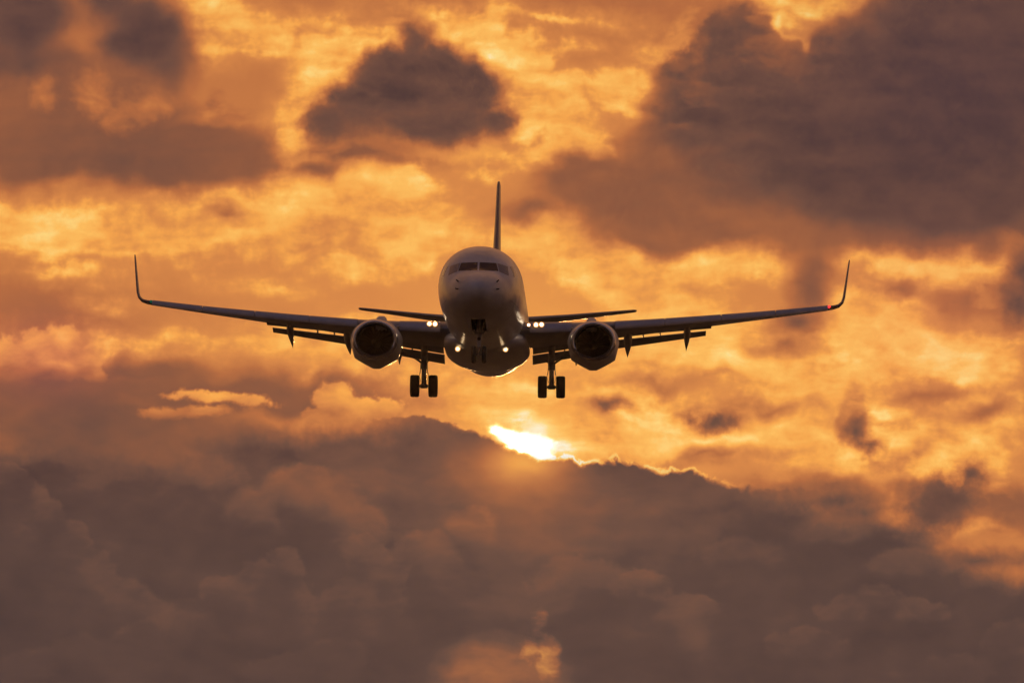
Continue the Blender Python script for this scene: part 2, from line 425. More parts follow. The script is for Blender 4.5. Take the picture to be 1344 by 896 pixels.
FAR = lerpc(MAUVE, WARM, smooth(cosang, -0.1, 0.75))
far_sky = vm('ADD', scaled(FAR, 0.8 / BGS), scaled(st.outputs[0], 0.20))
near_t = smooth(cosang, math.cos(R(20)), math.cos(R(11)))
world_shader = mixs(near_t, background(far_sky), near_shader)
wo = NT.nodes.new('ShaderNodeOutputWorld')
NT.links.new(world_shader, wo.inputs[0])
world.cycles.sampling_method = 'MANUAL'
world.cycles.sample_map_resolution = 512

# ------------------------------------------------------------------ materials
def mat(name, col, rough=0.5, metal=0.0, coat=0.0, var=0.0, vscale=1.5, spec=0.5):
    mt = bpy.data.materials.new(name); mt.use_nodes = True
    nt = mt.node_tree; b = nt.nodes['Principled BSDF']
    b.inputs['Base Color'].default_value = (*col, 1)
    b.inputs['Roughness'].default_value = rough
    b.inputs['Metallic'].default_value = metal
    b.inputs['Coat Weight'].default_value = coat
    b.inputs['Coat Roughness'].default_value = 0.10
    b.inputs['Specular IOR Level'].default_value = spec
    if var:
        t = nt.nodes.new('ShaderNodeTexCoord')
        mp = nt.nodes.new('ShaderNodeMapping'); mp.inputs['Scale'].default_value = (1.0, 0.25, 1.0)
        n = nt.nodes.new('ShaderNodeTexNoise'); n.inputs['Scale'].default_value = vscale
        n.inputs['Detail'].default_value = 6; n.inputs['Roughness'].default_value = 0.6
        r = nt.nodes.new('ShaderNodeValToRGB')
        r.color_ramp.elements[0].position = 0.35; r.color_ramp.elements[1].position = 0.65
        r.color_ramp.elements[0].color = (*[c * (1 - var) for c in col], 1)
        r.color_ramp.elements[1].color = (*col, 1)
        nt.links.new(t.outputs['Object'], mp.inputs[0]); nt.links.new(mp.outputs[0], n.inputs['Vector'])
        nt.links.new(n.outputs[0], r.inputs[0]); nt.links.new(r.outputs[0], b.inputs['Base Color'])
        rr = nt.nodes.new('ShaderNodeMapRange')
        rr.inputs[3].default_value = rough + 0.08; rr.inputs[4].default_value = max(0.05, rough - 0.05)
        nt.links.new(n.outputs[0], rr.inputs[0]); nt.links.new(rr.outputs[0], b.inputs['Roughness'])
    return mt


def lamp_mat(name, col, strength):
    mt = bpy.data.materials.new(name); mt.use_nodes = True
    nt = mt.node_tree; nt.nodes.clear()
    e = nt.nodes.new('ShaderNodeEmission'); e.inputs[0].default_value = (*col, 1); e.inputs[1].default_value = strength
    o = nt.nodes.new('ShaderNodeOutputMaterial'); nt.links.new(e.outputs[0], o.inputs[0]); return mt


PAINT = mat('white_paint', (0.66, 0.65, 0.64), 0.42, 0, 0.12, 0.16, 0.8)
GREY = mat('grey_wing_paint', (0.36, 0.37, 0.39), 0.38, 0, 0.1, 0.25, 1.2)
BARE = mat('bare_slat_metal', (0.44, 0.44, 0.49), 0.36, 0.85, 0, 0.12, 2.0)
LIP = mat('polished_inlet_metal', (0.72, 0.71, 0.70), 0.22, 0.95, 0, 0.1, 2.0)
GLASS = mat('cockpit_glass', (0.045, 0.010, 0.010), 0.12, 0, 0.0)
SIDEREFLECT = mat('side_glass_painted_reflection', (0.26, 0.22, 0.22), 0.12, 0, 0.2)  # pale grey base colour stands in for sky reflected in the side panes
DARKM = mat('dark_interior', (0.02, 0.018, 0.017), 0.7)
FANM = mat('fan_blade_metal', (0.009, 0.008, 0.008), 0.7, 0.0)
TYRE = mat('tyre_rubber', (0.055, 0.05, 0.047), 0.8, 0, 0, 0.3, 6)
RIM = mat('wheel_rim_metal', (0.45, 0.45, 0.46), 0.4, 0.7)
STRUT = mat('gear_strut_paint', (0.42, 0.42, 0.43), 0.42, 0.1, 0, 0.35, 5)
CHROME = mat('oleo_chrome', (0.75, 0.75, 0.76), 0.15, 1.0)
TAILP = mat('tail_paint', (0.13, 0.12, 0.17), 0.35, 0, 0.3, 0.15, 1)
RUBBER = mat('probe_metal', (0.08, 0.075, 0.07), 0.5, 0.5)
LAMPHALO = lamp_mat('painted_lamp_halo', (1.0, 0.46, 0.15), 1.1)  # dim warm emission imitating the halo of glare round the lit lamps
LANDING = lamp_mat('landing_lamp_light', (1.0, 0.80, 0.55), 16)
TAXI = lamp_mat('taxi_lamp_light', (1.0, 0.72, 0.40), 7)
NAVR = lamp_mat('red_lamp_light', (1.0, 0.03, 0.03), 2.5)
NAVG = lamp_mat('green_lamp_light', (0.02, 0.35, 0.22), 0.2)

# fuselage paint with the row of cabin windows, door outlines and skin joints
FUSE = mat('fuselage_paint', (0.72, 0.71, 0.70), 0.34, 0, 0.3, 0.28, 0.8)
def add_windows(mt):
    global NT
    keep, NT = NT, mt.node_tree
    b = NT.nodes['Principled BSDF']
    t = NT.nodes.new('ShaderNodeTexCoord')
    s = NT.nodes.new('ShaderNodeSeparateXYZ'); put(s.inputs[0], t.outputs['Object'])
    y, z = E(s.outputs[1]), E(s.outputs[2])
    cell = m('PINGPONG', y, 0.254)
    ell = m('SQRT', m('POWER', m('MULTIPLY', cell, 1 / 0.12), 4.0) + m('POWER', m('MULTIPLY', z - 3.95, 1 / 0.17), 4.0))
    inrow = m('MULTIPLY', m('GREATER_THAN', y, -13.0), m('LESS_THAN', y, 11.0))
    win = m('MULTIPLY', smooth(ell, 1.05, 0.9), inrow)
    joint = m('LESS_THAN', m('PINGPONG', y, 1.27), 0.022)
    joint = m('MAXIMUM', joint, m('LESS_THAN', m('ABSOLUTE', z - 2.55), 0.015))
    joint = m('MULTIPLY', joint, m('GREATER_THAN', y, -17.2))
    old = b.inputs['Base Color'].links[0].from_socket
    c = lerpc(old, (0.16, 0.155, 0.15, 1), joint * 0.55)
    c = lerpc(c, (0.02, 0.02, 0.025, 1), win)
    NT.links.new(c, b.inputs['Base Color'])
    NT = keep
add_windows(FUSE)
def wavy(mt, dist):
    """slightly uneven skin between frames"""
    nt = mt.node_tree; b = nt.nodes['Principled BSDF']
    t = nt.nodes.new('ShaderNodeTexCoord'); n = nt.nodes.new('ShaderNodeTexNoise')
    n.inputs['Scale'].default_value = 1.4; n.inputs['Detail'].default_value = 2
    bp = nt.nodes.new('ShaderNodeBump'); bp.inputs['Strength'].default_value = 1.0; bp.inputs['Distance'].default_value = dist
    nt.links.new(t.outputs['Object'], n.inputs['Vector']); nt.links.new(n.outputs[0], bp.inputs['Height'])
    nt.links.new(bp.outputs[0], b.inputs['Normal']); nt.links.new(bp.outputs[0], b.inputs['Coat Normal'])
wavy(FUSE, 0.05); wavy(PAINT, 0.03); wavy(GREY, 0.02)

# ------------------------------------------------------------------ mesh helpers
AFT0 = 19.6                       # plane axes: x to its left, y aft of the main wheels, z up from the tyres
def pt(lat, aft, up): return Vector((lat, aft - AFT0, up))


def make(name, verts, faces, mats, parent, smooth_angle=35, face_mats=None):
    me = bpy.data.meshes.new(name)
    me.from_pydata([tuple(v) for v in verts], [], faces)
    for mm in (mats if isinstance(mats, (list, tuple)) else [mats]): me.materials.append(mm)
    if face_mats:
        for p, i in zip(me.polygons, face_mats): p.material_index = i
    bm = bmesh.new(); bm.from_mesh(me)
    bmesh.ops.remove_doubles(bm, verts=bm.verts, dist=1e-5)
    bmesh.ops.recalc_face_normals(bm, faces=bm.faces)
    bm.to_mesh(me); bm.free()
    for p in me.polygons: p.use_smooth = True
    me.set_sharp_from_angle(angle=R(smooth_angle))
    o = bpy.data.objects.new(name, me); scene.collection.objects.link(o)
    o.parent = parent
    return o


class MB:
    """collects simple solids into one mesh"""
    def __init__(s): s.v, s.f, s.m = [], [], []
    def add(s, verts, faces, mi=0):
        k = len(s.v); s.v += [Vector(v) for v in verts]
        s.f += [tuple(i + k for i in f) for f in faces]; s.m += [mi] * len(faces)
    def loft(s, rings, caps=True, mi=0, closed=True):
        n = len(rings[0]); v = [p for r in rings for p in r]; f = []
        for i in range(len(rings) - 1):
            for j in range(n if closed else n - 1):
                a, b = i * n + j, i * n + (j + 1) % n
                f.append((a, b, b + n, a + n))
        if caps: f.append(tuple(range(n))[::-1]); f.append(tuple(range((len(rings) - 1) * n, len(rings) * n)))
        s.add(v, f, mi)
    def tube(s, pts, rads, n=10, mi=0):
        pts = [Vector(p) for p in pts]
        if isinstance(rads, (int, float)): rads = [rads] * len(pts)
        rings = []
        for i, p in enumerate(pts):
            d = (pts[min(i + 1, len(pts) - 1)] - pts[max(i - 1, 0)]).normalized()
            up = Vector((0, 0, 1)) if abs(d.z) < 0.9 else Vector((1, 0, 0))
            a = d.cross(up).normalized(); b = d.cross(a)
            rings.append([p + (a * math.cos(2 * math.pi * k / n) + b * math.sin(2 * math.pi * k / n)) * rads[i] for k in range(n)])
        s.loft(rings, mi=mi)
    def box(s, c, d, rot=None, mi=0, taper=1.0):
        c = Vector(c); vs = []
        for z in (-1, 1):
            for x, y in ((-1, -1), (1, -1), (1, 1), (-1, 1)):
                k = taper if z > 0 else 1.0
                q = Vector((x * d[0] / 2 * k, y * d[1] / 2 * k, z * d[2] / 2))
                if rot: q = rot @ q
                vs.append(c + q)
        s.add(vs, [(3, 2, 1, 0), (4, 5, 6, 7), (0, 1, 5, 4), (1, 2, 6, 5), (2, 3, 7, 6), (3, 0, 4, 7)], mi)
    def lathe_x(s, c, prof, n=32, mi=0):
        """prof: (x offset, radius) about the x axis through c"""
        c = Vector(c)
        s.loft([[c + Vector((x, r * math.cos(2 * math.pi * k / n), r * math.sin(2 * math.pi * k / n))) for k in range(n)] for x, r in prof], mi=mi)
    def lathe_y(s, c, prof, n=48, mi=0, caps=True):
        c = Vector(c)
        s.loft([[c + Vector((r * math.cos(2 * math.pi * k / n), y, r * math.sin(2 * math.pi * k / n))) for k in range(n)] for y, r in prof], mi=mi, caps=caps)
    def build(s, name, mats, parent, ang=35):
        return make(name, s.v, s.f, mats, parent, ang, s.m)


def interp(tab, x):
    """monotone-ish smooth interpolation in a table of rows (x, a, b, ...)"""
    xs = [r[0] for r in tab]
    if x <= xs[0]: return tab[0][1:]
    if x >= xs[-1]: return tab[-1][1:]
    i = max(k for k in range(len(xs)) if xs[k] <= x)
    i = min(i, len(xs) - 2); h = xs[i + 1] - xs[i]; t = (x - xs[i]) / h
    out = []
    for c in range(1, len(tab[0])):
        def slope(k):
            if k == 0: return (tab[1][c] - tab[0][c]) / (xs[1] - xs[0])
            if k == len(xs) - 1: return (tab[-1][c] - tab[-2][c]) / (xs[-1] - xs[-2])
            a = (tab[k][c] - tab[k - 1][c]) / (xs[k] - xs[k - 1]); b = (tab[k + 1][c] - tab[k][c]) / (xs[k + 1] - xs[k])
            return 0 if a * b <= 0 else 2 * a * b / (a + b)
        m0, m1 = slope(i) * h, slope(i + 1) * h
        out.append((2 * t**3 - 3 * t**2 + 1) * tab[i][c] + (t**3 - 2 * t**2 + t) * m0 + (-2 * t**3 + 3 * t**2) * tab[i + 1][c] + (t**3 - t**2) * m1)
    return out


# ------------------------------------------------------------------ ground
HAZE = 3.6e-5
gm = mat('dry_grass_ground', (0.095, 0.070, 0.040), 0.9, 0, 0, 0.5, 0.05)
ground = MB(); S = 520
ground.add([(-S, -S, 0), (S, -S, 0), (S, S, 0), (-S, S, 0)], [(0, 1, 2, 3)])
g = ground.build('ground', gm, None)
g['kind'] = 'structure'

# ------------------------------------------------------------------ warm air between the camera and the jet
hm = bpy.data.materials.new('evening_haze'); hm.use_nodes = True
hn = hm.node_tree; hn.nodes.clear()
hv = hn.nodes.new('ShaderNodeVolumePrincipled'); ho = hn.nodes.new('ShaderNodeOutputMaterial')
hv.inputs['Color'].default_value = (0.95, 0.88, 0.80, 1)
hv.inputs['Density'].default_value = HAZE
hv.inputs['Anisotropy'].default_value = 0.80
hn.links.new(hv.outputs[0], ho.inputs['Volume'])
hz = MB(); hz.box((0, 0, 17.0), (2 * S + 40, 2 * S + 40, 36.0))
haze = hz.build('haze', hm, None); haze['kind'] = 'stuff'
haze['label'] = 'thin warm evening air around the jet'

# ------------------------------------------------------------------ the jet
jet = bpy.data.objects.new('passenger_jet', None)
scene.collection.objects.link(jet)
jet.location = (-1.14652, 200.72555, 16.77508)
jet.rotation_euler = (-0.0119102, 0.0095641, -0.0191112)
jet['label'] = 'white twin engine passenger jet flying head-on with landing gear and flaps down, lights on'
jet['category'] = 'airplane'

# fuselage: aft, crown, keel, half width
FUS = [(0.0, 2.80, 2.74, 0.03), (0.05, 2.98, 2.56, 0.22), (0.15, 3.10, 2.43, 0.36), (0.35, 3.24, 2.28, 0.55), (0.7, 3.44, 2.10, 0.80), (1.2, 3.64, 1.93, 1.06),
       (1.75, 3.80, 1.82, 1.28), (2.05, 4.02, 1.77, 1.37), (2.4, 4.30, 1.72, 1.47), (2.75, 4.56, 1.68, 1.55), (3.3, 4.84, 1.61, 1.65), (4.0, 5.03, 1.53, 1.74),
       (5.0, 5.21, 1.45, 1.82), (6.0, 5.28, 1.40, 1.865), (7.5, 5.33, 1.37, 1.88), (10, 5.38, 1.37, 1.88), (25.0, 5.42, 1.37, 1.88), (27.5, 5.42, 1.55, 1.84),
       (30, 5.41, 2.10, 1.68), (32.5, 5.38, 2.85, 1.38), (35, 5.28, 3.62, 0.95), (37, 5.08, 4.22, 0.55), (38.2, 4.86, 4.52, 0.22)]
NSEG = 64
def fus_ring(a):
    top, bot, hw = interp(FUS, a)
    h = top - bot; zc = bot + h * 0.53
    ring = []
    for k in range(NSEG):
        th = 2 * math.pi * k / NSEG
        c, s_ = math.cos(th), math.sin(th)
        e = 2.12
        x = hw * math.copysign(abs(c) ** (2 / e), c)
        z = (top - zc if s_ > 0 else zc - bot) * math.copysign(abs(s_) ** (2 / e), s_)
        ring.append(pt(x, a, zc + z))
    return ring
stations = [0, .02, .05, .1, .15, .22, .35, .5, .7, .95, 1.2, 1.45, 1.75, 1.9, 2.05, 2.2, 2.4, 2.6, 2.75, 3, 3.3, 3.6, 4, 4.5, 5, 5.5, 6, 6.7, 7.5, 9, 11, 14, 17, 20, 23, 25, 26, 27, 28, 29, 30, 31, 32, 33, 34, 35, 36, 37, 37.6, 38.2]
fb = MB(); fb.loft([fus_ring(a) for a in stations])
fuselage = fb.build('fuselage', [FUSE, DARKM], jet, 45)
# the open nose wheel well is cut into the belly
cut = MB(); cut.box(pt(0, 3.55, 1.75), (0.62, 2.4, 0.9))
cutter = cut.build('wheel_well_cutter', DARKM, jet)
bo = fuselage.modifiers.new('well', 'BOOLEAN'); bo.operation = 'DIFFERENCE'; bo.solver = 'EXACT'; bo.object = cutter
bo.material_mode = 'TRANSFER'
dg = bpy.context.evaluated_depsgraph_get()
cut_me = bpy.data.meshes.new_from_object(fuselage.evaluated_get(dg))
fuselage.modifiers.clear(); fuselage.data = cut_me; cut_me.name = 'fuselage'
bpy.data.objects.remove(cutter)

fv, ff = [], []
for r_ in [fus_ring(a) for a in stations]: fv += r_
for i in range(len(stations) - 1):
    for j in range(NSEG):
        a, b = i * NSEG + j, i * NSEG + (j + 1) % NSEG
        ff.append((a, b, b + NSEG, a + NSEG))
skin = BVHTree.FromPolygons(fv, ff)


def patch(name, poly, matl, parent, mode='front', off=0.008, n=8, thick=0.02):
    """a pane that follows the skin; poly = 4 corners seen along the casting axis (lat,z) or (aft,z)"""
    grid = []
    for i in range(n + 1):
        for j in range(n + 1):
            u, v = i / n, j / n
            q = (Vector(poly[0]) * (1 - u) + Vector(poly[1]) * u) * (1 - v) + (Vector(poly[3]) * (1 - u) + Vector(poly[2]) * u) * v
            if mode == 'front': o_, d_ = Vector((q.x, -60, q.y)), Vector((0, 1, 0))
            elif mode == 'left': o_, d_ = Vector((30, q.x - AFT0, q.y)), Vector((-1, 0, 0))
            else: o_, d_ = Vector((-30, q.x - AFT0, q.y)), Vector((1, 0, 0))
            loc, nrm, *_ = skin.ray_cast(o_, d_)
            if nrm.dot(d_) > 0: nrm = -nrm
            grid.append((loc, nrm))
    N = n + 1; outer = [l + nn * off for l, nn in grid]; inner = [l - nn * (thick - off) for l, nn in grid]
    f = []
    for i in range(n):
        for j in range(n):
            a = i * N + j; f.append((a, a + 1, a + N + 1, a + N)); b = a + N * N; f.append((b, b + N, b + N + 1, b + 1))
    edge_i = [i for i in range(N)] + [i * N + n for i in range(1, N)] + [n * N + n - i for i in range(1, N)] + [(n - i) * N for i in range(1, n)]
    for k in range(len(edge_i)):
        a, b = edge_i[k], edge_i[(k + 1) % len(edge_i)]
        f.append((a, b, b + N * N, a + N * N))
    return make(name, outer + inner, f, matl, parent, 50)


for s in (-1, 1):
    def P4(c): return [(s * x, z) for x, z in c]
    patch('cockpit_window', P4([(0.04, 3.77), (0.86, 3.78), (0.76, 4.17), (0.04, 4.18)]), GLASS, fuselage)
    side = 'left' if s > 0 else 'right'
    patch('cockpit_window', P4([(0.90, 3.76), (1.30, 3.62), (1.24, 4.06), (0.80, 4.17)]), SIDEREFLECT, fuselage)
    patch('cockpit_window', [(2.85, 3.62), (3.45, 3.80), (3.40, 4.16), (2.95, 4.08)], SIDEREFLECT, fuselage, side)
    for z in (3.20, 2.86):
        loc, nrm, *_ = skin.ray_cast(Vector((s * 0.82, -60, z)), Vector((0, 1, 0)))
        if nrm.y > 0: nrm = -nrm
        pr = MB(); tip = loc + nrm * 0.12
        pr.tube([loc - nrm * 0.02, tip, tip + Vector((0, -0.16, 0))], [0.032, 0.026, 0.018], 8)
        pr.build('pitot_probe', RUBBER, fuselage)
    loc, nrm, *_ = skin.ray_cast(Vector((s * 0.35, -60, 3.78)), Vector((0, 1, 0)))
    wp = MB(); wp.tube([Vector((s * 0.05, loc.y - 0.05, 3.74)), Vector((s * 0.36, loc.y + 0.02, 3.81))], 0.012, 6)
    wp.build('windshield_wiper', RUBBER, fuselage)
# blade aerials on crown and keel
for (a, up, h) in ((9.5, 5.40, 0.32), (14.0, 1.38, -0.34)):
    bl = MB(); bl.loft([[pt(w * x, a + dy + sh, up + hh) for x, dy in ((-1, .1), (0, 0), (1, .1), (1, .3), (0, .42), (-1, .3))] for w, sh, hh in ((0.03, 0, 0), (0.015, 0.12, h))])
    bl.build('antenna', PAINT, fuselage)

# wing to body fairing
FAIR = [(11.6, 0.25, 1.60, 1.75), (12.2, 1.10, 1.42, 2.05), (13.0, 1.62, 1.30, 2.35), (14.5, 1.90, 1.24, 2.65), (17.0, 1.98, 1.20, 2.70), (19.5, 1.98, 1.22, 2.60), (21.5, 1.80, 1.27, 2.45), (23.0, 1.35, 1.34, 2.1), (24.0, 0.5, 1.50, 1.8)]
fr = MB(); rings = []
for a in [11.6 + i * 0.4 for i in range(32)]:
    hw, bot, top = interp(FAIR, a); zc = (bot + top) / 2 + 0.1; ring = []
    for k in range(40):
        th = 2 * math.pi * k / 40; c, s_ = math.cos(th), math.sin(th)
        e = 2.15
        ring.append(pt(hw * math.copysign(abs(c) ** (2 / e), c), a, zc + ((top - zc) if s_ > 0 else (zc - bot)) * math.copysign(abs(s_) ** (2 / e), s_)))
    rings.append(ring)
fr.loft(rings); fr.build('wing_fairing', PAINT, jet, 45)

# ---- wings
def airfoil(t, n=14, camber=0.015):
    """upper then lower surface points (x 0..1, z) of a closed section"""
    up, lo = [], []
    for i in range(n + 1):
        x = (1 - math.cos(math.pi * i / n)) / 2
        y = 5 * t * (0.2969 * math.sqrt(x) - 0.1260 * x - 0.3516 * x * x + 0.2843 * x**3 - 0.1036 * x**4)
        cz = camber * 4 * x * (1 - x)
        up.append((x, cz + y)); lo.append((x, cz - y))
    return up + lo[-2:0:-1]


def section(lat, le_aft, chord, le_up, t, inc, camber=0.015, n=14):
    c, s_ = math.cos(R(inc)), math.sin(R(inc)); out = []
    for x, z in airfoil(t, n, camber):
        out.append(pt(lat, le_aft + chord * (x * c + z * s_), le_up + chord * (z * c - x * s_)))
    return out


#       lat   le aft  chord  le up  t/c   incidence
WING = [(0.0, 12.75, 8.0, 2.36, 0.13, 2.0), (1.88, 13.75, 7.2, 2.48, 0.13, 2.2), (3.9, 14.80, 5.9, 2.68, 0.125, 2.4), (5.8, 15.80, 4.9, 2.90, 0.12, 2.6),
        (8.0, 16.95, 4.05, 3.17, 0.115, 2.0), (10.45, 18.22, 3.15, 3.50, 0.105, 0.8), (13.3, 19.85, 2.45, 3.92, 0.095, -0.6), (16.08, 21.45, 1.62, 4.38, 0.09, -1.5)]
def wing_at(lat): return interp(WING, lat)
def cut_chord(lat):
    """trailing edge of the fixed wing: cut back where the flaps are lowered"""
    return 0.74 if lat < 10.44 else 1.0


for s in (-1, 1):
    w = MB(); rings = []
    for lat in (0.4, 1.88, 2.9, 3.9, 5.0, 5.8, 7.0, 8.0, 9.2, 10.43, 10.45, 11.5, 12.5, 13.3, 14.5, 15.4, 16.08):
        a, ch, up, t, inc = wing_at(lat)
        k = cut_chord(lat)
        pts = section(s * lat, a, ch, up, t, inc)
        if k < 1:
            lim = a + ch * k - AFT0
            for p in pts:
                if p.y > lim: p.y = lim - (p.y - lim) * 0.02
        rings.append(pts)
    w.loft(rings)
    wing = w.build('wing', GREY, jet, 40)

    # leading edge slats, lowered ahead of and below the wing nose
    def slat(l0, l1, drop, hgt, name='slat', nst=8, metal=BARE):
        b = MB(); rr = []
        for i in range(nst + 1):
            lat = l0 + (l1 - l0) * i / nst
            a, ch, up, t, inc = wing_at(lat)
            H = hgt[0] + (hgt[1] - hgt[0]) * i / nst
            dr = drop[0] + (drop[1] - drop[0]) * i / nst
            zt = up + dr
            prof = [(0.42, 0.02), (0.25, 0.00), (0.08, -0.09), (-0.04, -0.28), (-0.11, -0.55), (-0.14, -0.82), (-0.12, -1.0), (-0.04, -1.0), (0.10, -0.78), (0.14, -0.5), (0.24, -0.24), (0.42, -0.07)]
            rr.append([pt(s * lat, a - 0.12 + x * H * 1.6, zt + z * H) for x, z in prof])
        b.loft(rr); return b.build(name, metal, wing, 45)
    gaps = [(5.95, 8.25), (8.28, 10.9), (10.93, 13.5), (13.53, 16.05)]
    def top(l): return 0.20 + (0.15 - 0.20) * (l - 5.9) / 10.2
    def hh(l): return 0.40 + (0.27 - 0.40) * (l - 5.9) / 10.2
    for l0, l1 in gaps: slat(l0, l1, (top(l0), top(l1)), (hh(l0), hh(l1)))
    slat(2.05, 3.95, (0.34, 0.26), (0.52, 0.46), 'krueger_flap')

    # flaps: fore and aft panels with a slot of daylight between them
    def flap(name, A, B, nst=6):
        """A, B = (lat, nose aft, nose up, tail aft, tail up, thickness)"""
        b = MB(); rr = []
        for i in range(nst + 1):
            q = [A[k] + (B[k] - A[k]) * i / nst for k in range(6)]
            n_, t_ = Vector((0, q[1], q[2])), Vector((0, q[3], q[4])); d = t_ - n_; nn = Vector((0, -d.z, d.y)).normalized()
            ring = []
            for x, z in airfoil(1.0, 8, 0.0):
                v = n_ + d * x + nn * z * q[5]
                ring.append(pt(s * q[0], v.y, v.z))
            rr.append(ring)
        b.loft(rr); return b.build(name, GREY, wing, 40)
    flap('outboard_flap', (5.85, 19.10, 3.02, 20.10, 2.80, 0.20), (10.52, 20.25, 3.56, 20.85, 3.31, 0.14))
    flap('outboard_flap', (6.00, 20.30, 2.66, 21.00, 2.32, 0.13), (10.28, 21.15, 3.22, 21.65, 3.04, 0.09))
    flap('inboard_flap', (2.10, 19.0, 2.50, 20.45, 1.97, 0.26), (4.25, 18.9, 2.78, 20.35, 2.30, 0.24))
    flap('inboard_flap', (2.08, 20.6, 1.94, 21.3, 1.56, 0.14), (4.20, 20.5, 2.24, 21.1, 1.92, 0.12))
    # slot fittings that bridge the gap
    for lat, a, up in ((8.1, 20.68, 3.0), (7.3, 20.55, 2.92), (2.9, 20.5, 2.08), (3.6, 20.45, 2.22)):
        b = MB(); b.box(pt(s * lat, a, up), (0.06, 0.3, 0.26)); b.build('flap_bracket', GREY, wing)
    # flap track fairings, drooped canoes
    def canoe(lat, A, M, T, wd):
        b = MB(); rr = []
        for i in range(17):
            t = i / 16
            c = Vector(A) * (1 - t) ** 2 + Vector(M) * 2 * t * (1 - t) + Vector(T) * t * t
            r = wd * max(0.03, (math.sin(math.pi * min(1, t * 1.25 + 0.12)) if t < 0.3 else 1 - ((t - 0.3) / 0.7) ** 1.6))
            rr.append([pt(s * lat + r * math.cos(2 * math.pi * k / 14), c.x, c.y + 1.55 * r * math.sin(2 * math.pi * k / 14)) for k in range(14)])
        b.loft(rr); return b.build('flap_fairing', GREY, wing, 50)
    canoe(9.36, (19.2, 3.20), (20.5, 2.95), (22.0, 2.34), 0.17)
    canoe(6.57, (18.0, 2.80), (19.6, 2.50), (21.3, 1.95), 0.20)
    canoe(4.45, (17.6, 2.35), (19.2, 2.20), (20.9, 1.82), 0.14)

    # blended winglet
    b = MB(); rr = []
    path = [(16.05, 21.43, 1.62, 4.44, 0), (16.35, 21.75, 1.42, 4.50, 10), (16.62, 22.05, 1.25, 4.60, 28), (16.80, 22.30, 1.12, 4.78, 52), (16.89, 22.52, 1.02, 5.02, 76), (16.95, 22.78, 0.95, 5.35, 81), (17.10, 23.50, 0.75, 6.20, 81.5), (17.23, 24.20, 0.55, 6.92, 81.5), (17.26, 24.42, 0.38, 7.05, 81.5)]
    for lat, a, ch, up, cant in path:
        ring = []
        for x, z in airfoil(0.13, 10, 0.0):
            ring.append(pt(s * (lat - z * ch * math.sin(R(cant))), a + ch * x, up + z * ch * math.cos(R(cant))))
        rr.append(ring)
    b.loft(rr); b.build('winglet', TAILP, wing, 50)
    # wingtip navigation lamp and wing root landing lamps
    b = MB(); b.lathe_y(pt(s * 16.12, 21.45, 4.46), [(-0.10, 0.01), (-0.08, 0.045), (-0.02, 0.065), (0.08, 0.065), (0.2, 0.04)], 14)
    nl = b.build('navigation_light', NAVR if s > 0 else NAVG, wing)
    nl['label'] = 'red lamp at the wingtip' if s > 0 else 'dim green lamp at the wingtip'
    for lat, r in ((2.28, 0.10), (2.54, 0.10)) if s < 0 else ((2.33, 0.10), (2.58, 0.10), (2.00, 0.07)):
        a, ch, up, t, inc = wing_at(lat)
        b = MB(); b.lathe_y(pt(s * lat, a - 0.36, up + 0.19 - 0.03), [(0.0, r), (0.05, r * 1.05), (0.3, r * 0.8)], 16)
        lh = b.build('landing_light', [RUBBER], wing)
        b = MB(); b.lathe_y(pt(s * lat, a - 0.372, up + 0.19 - 0.03), [(0.0, r * 1.28), (0.008, r * 1.3)], 16, mi=1)  # wide glowing disc behind the lens, an added halo
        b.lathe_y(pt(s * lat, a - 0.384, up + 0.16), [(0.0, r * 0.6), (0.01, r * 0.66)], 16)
        b.build('lamp_lens_halo', [LANDING, LAMPHALO], wing)

    # ---- engine
    ex = 4.95
    def ering(a, hw, zt, zb, zc, wv, n=48, flat=0.0):
        """ring of a nacelle; wv blends the belly from round (0) to the keeled, flat sided shape (1)"""
        ring = []
        for k in range(n):
            th = 2 * math.pi * k / n; c, s_ = math.cos(th), math.sin(th)
            x = hw * c
            z = (zt - zc) * s_ if s_ > 0 else (zc - zb) * s_
            if s_ < 0 and wv > 0:
                # polygonal belly: side corner, then straight to a narrow keel
                ang = -math.degrees(math.asin(s_)); qx = abs(c)
                kx, kz = 0.86 * hw, 0.62 * (zc - zb)
                tt = ang / 90
                if tt < 0.42: px_ = hw + (kx - hw) * (tt / 0.42); pz_ = kz * (tt / 0.42)
                elif tt < 0.92: u = (tt - 0.42) / 0.5; px_ = kx + (0.13 * hw - kx) * u; pz_ = kz + ((zc - zb) - kz) * u
                else: u = (tt - 0.92) / 0.08; px_ = 0.13 * hw * (1 - u); pz_ = zc - zb
                x = x * (1 - wv) + math.copysign(px_, c) * wv; z = z * (1 - wv) - pz_ * wv
            ring.append(pt(s * ex + x, a, zc + z))
        return ring
    nb = MB()
    nb.loft([ering(*q) for q in ((12.36, 1.035, 2.72, 0.91, 1.82, 0.0), (12.6, 1.10, 2.78, 0.84, 1.82, 0.1), (13.0, 1.15, 2.82, 0.74, 1.84, 0.4), (13.6, 1.18, 2.84, 0.66, 1.86, 0.75), (14.3, 1.18, 2.84, 0.66, 1.90, 0.85),
                                 (15.2, 1.14, 2.80, 0.78, 1.92, 0.6), (16.0, 1.04, 2.70, 1.00, 1.92, 0.2), (16.4, 0.98, 2.64, 1.10, 1.92, 0.0), (16.38, 0.92, 2.60, 1.16, 1.92, 0.0), (15.2, 0.86, 2.5, 1.25, 1.9, 0.0))], caps=False)
    engine = nb.build('engine', PAINT, jet, 40)
    lb = MB()
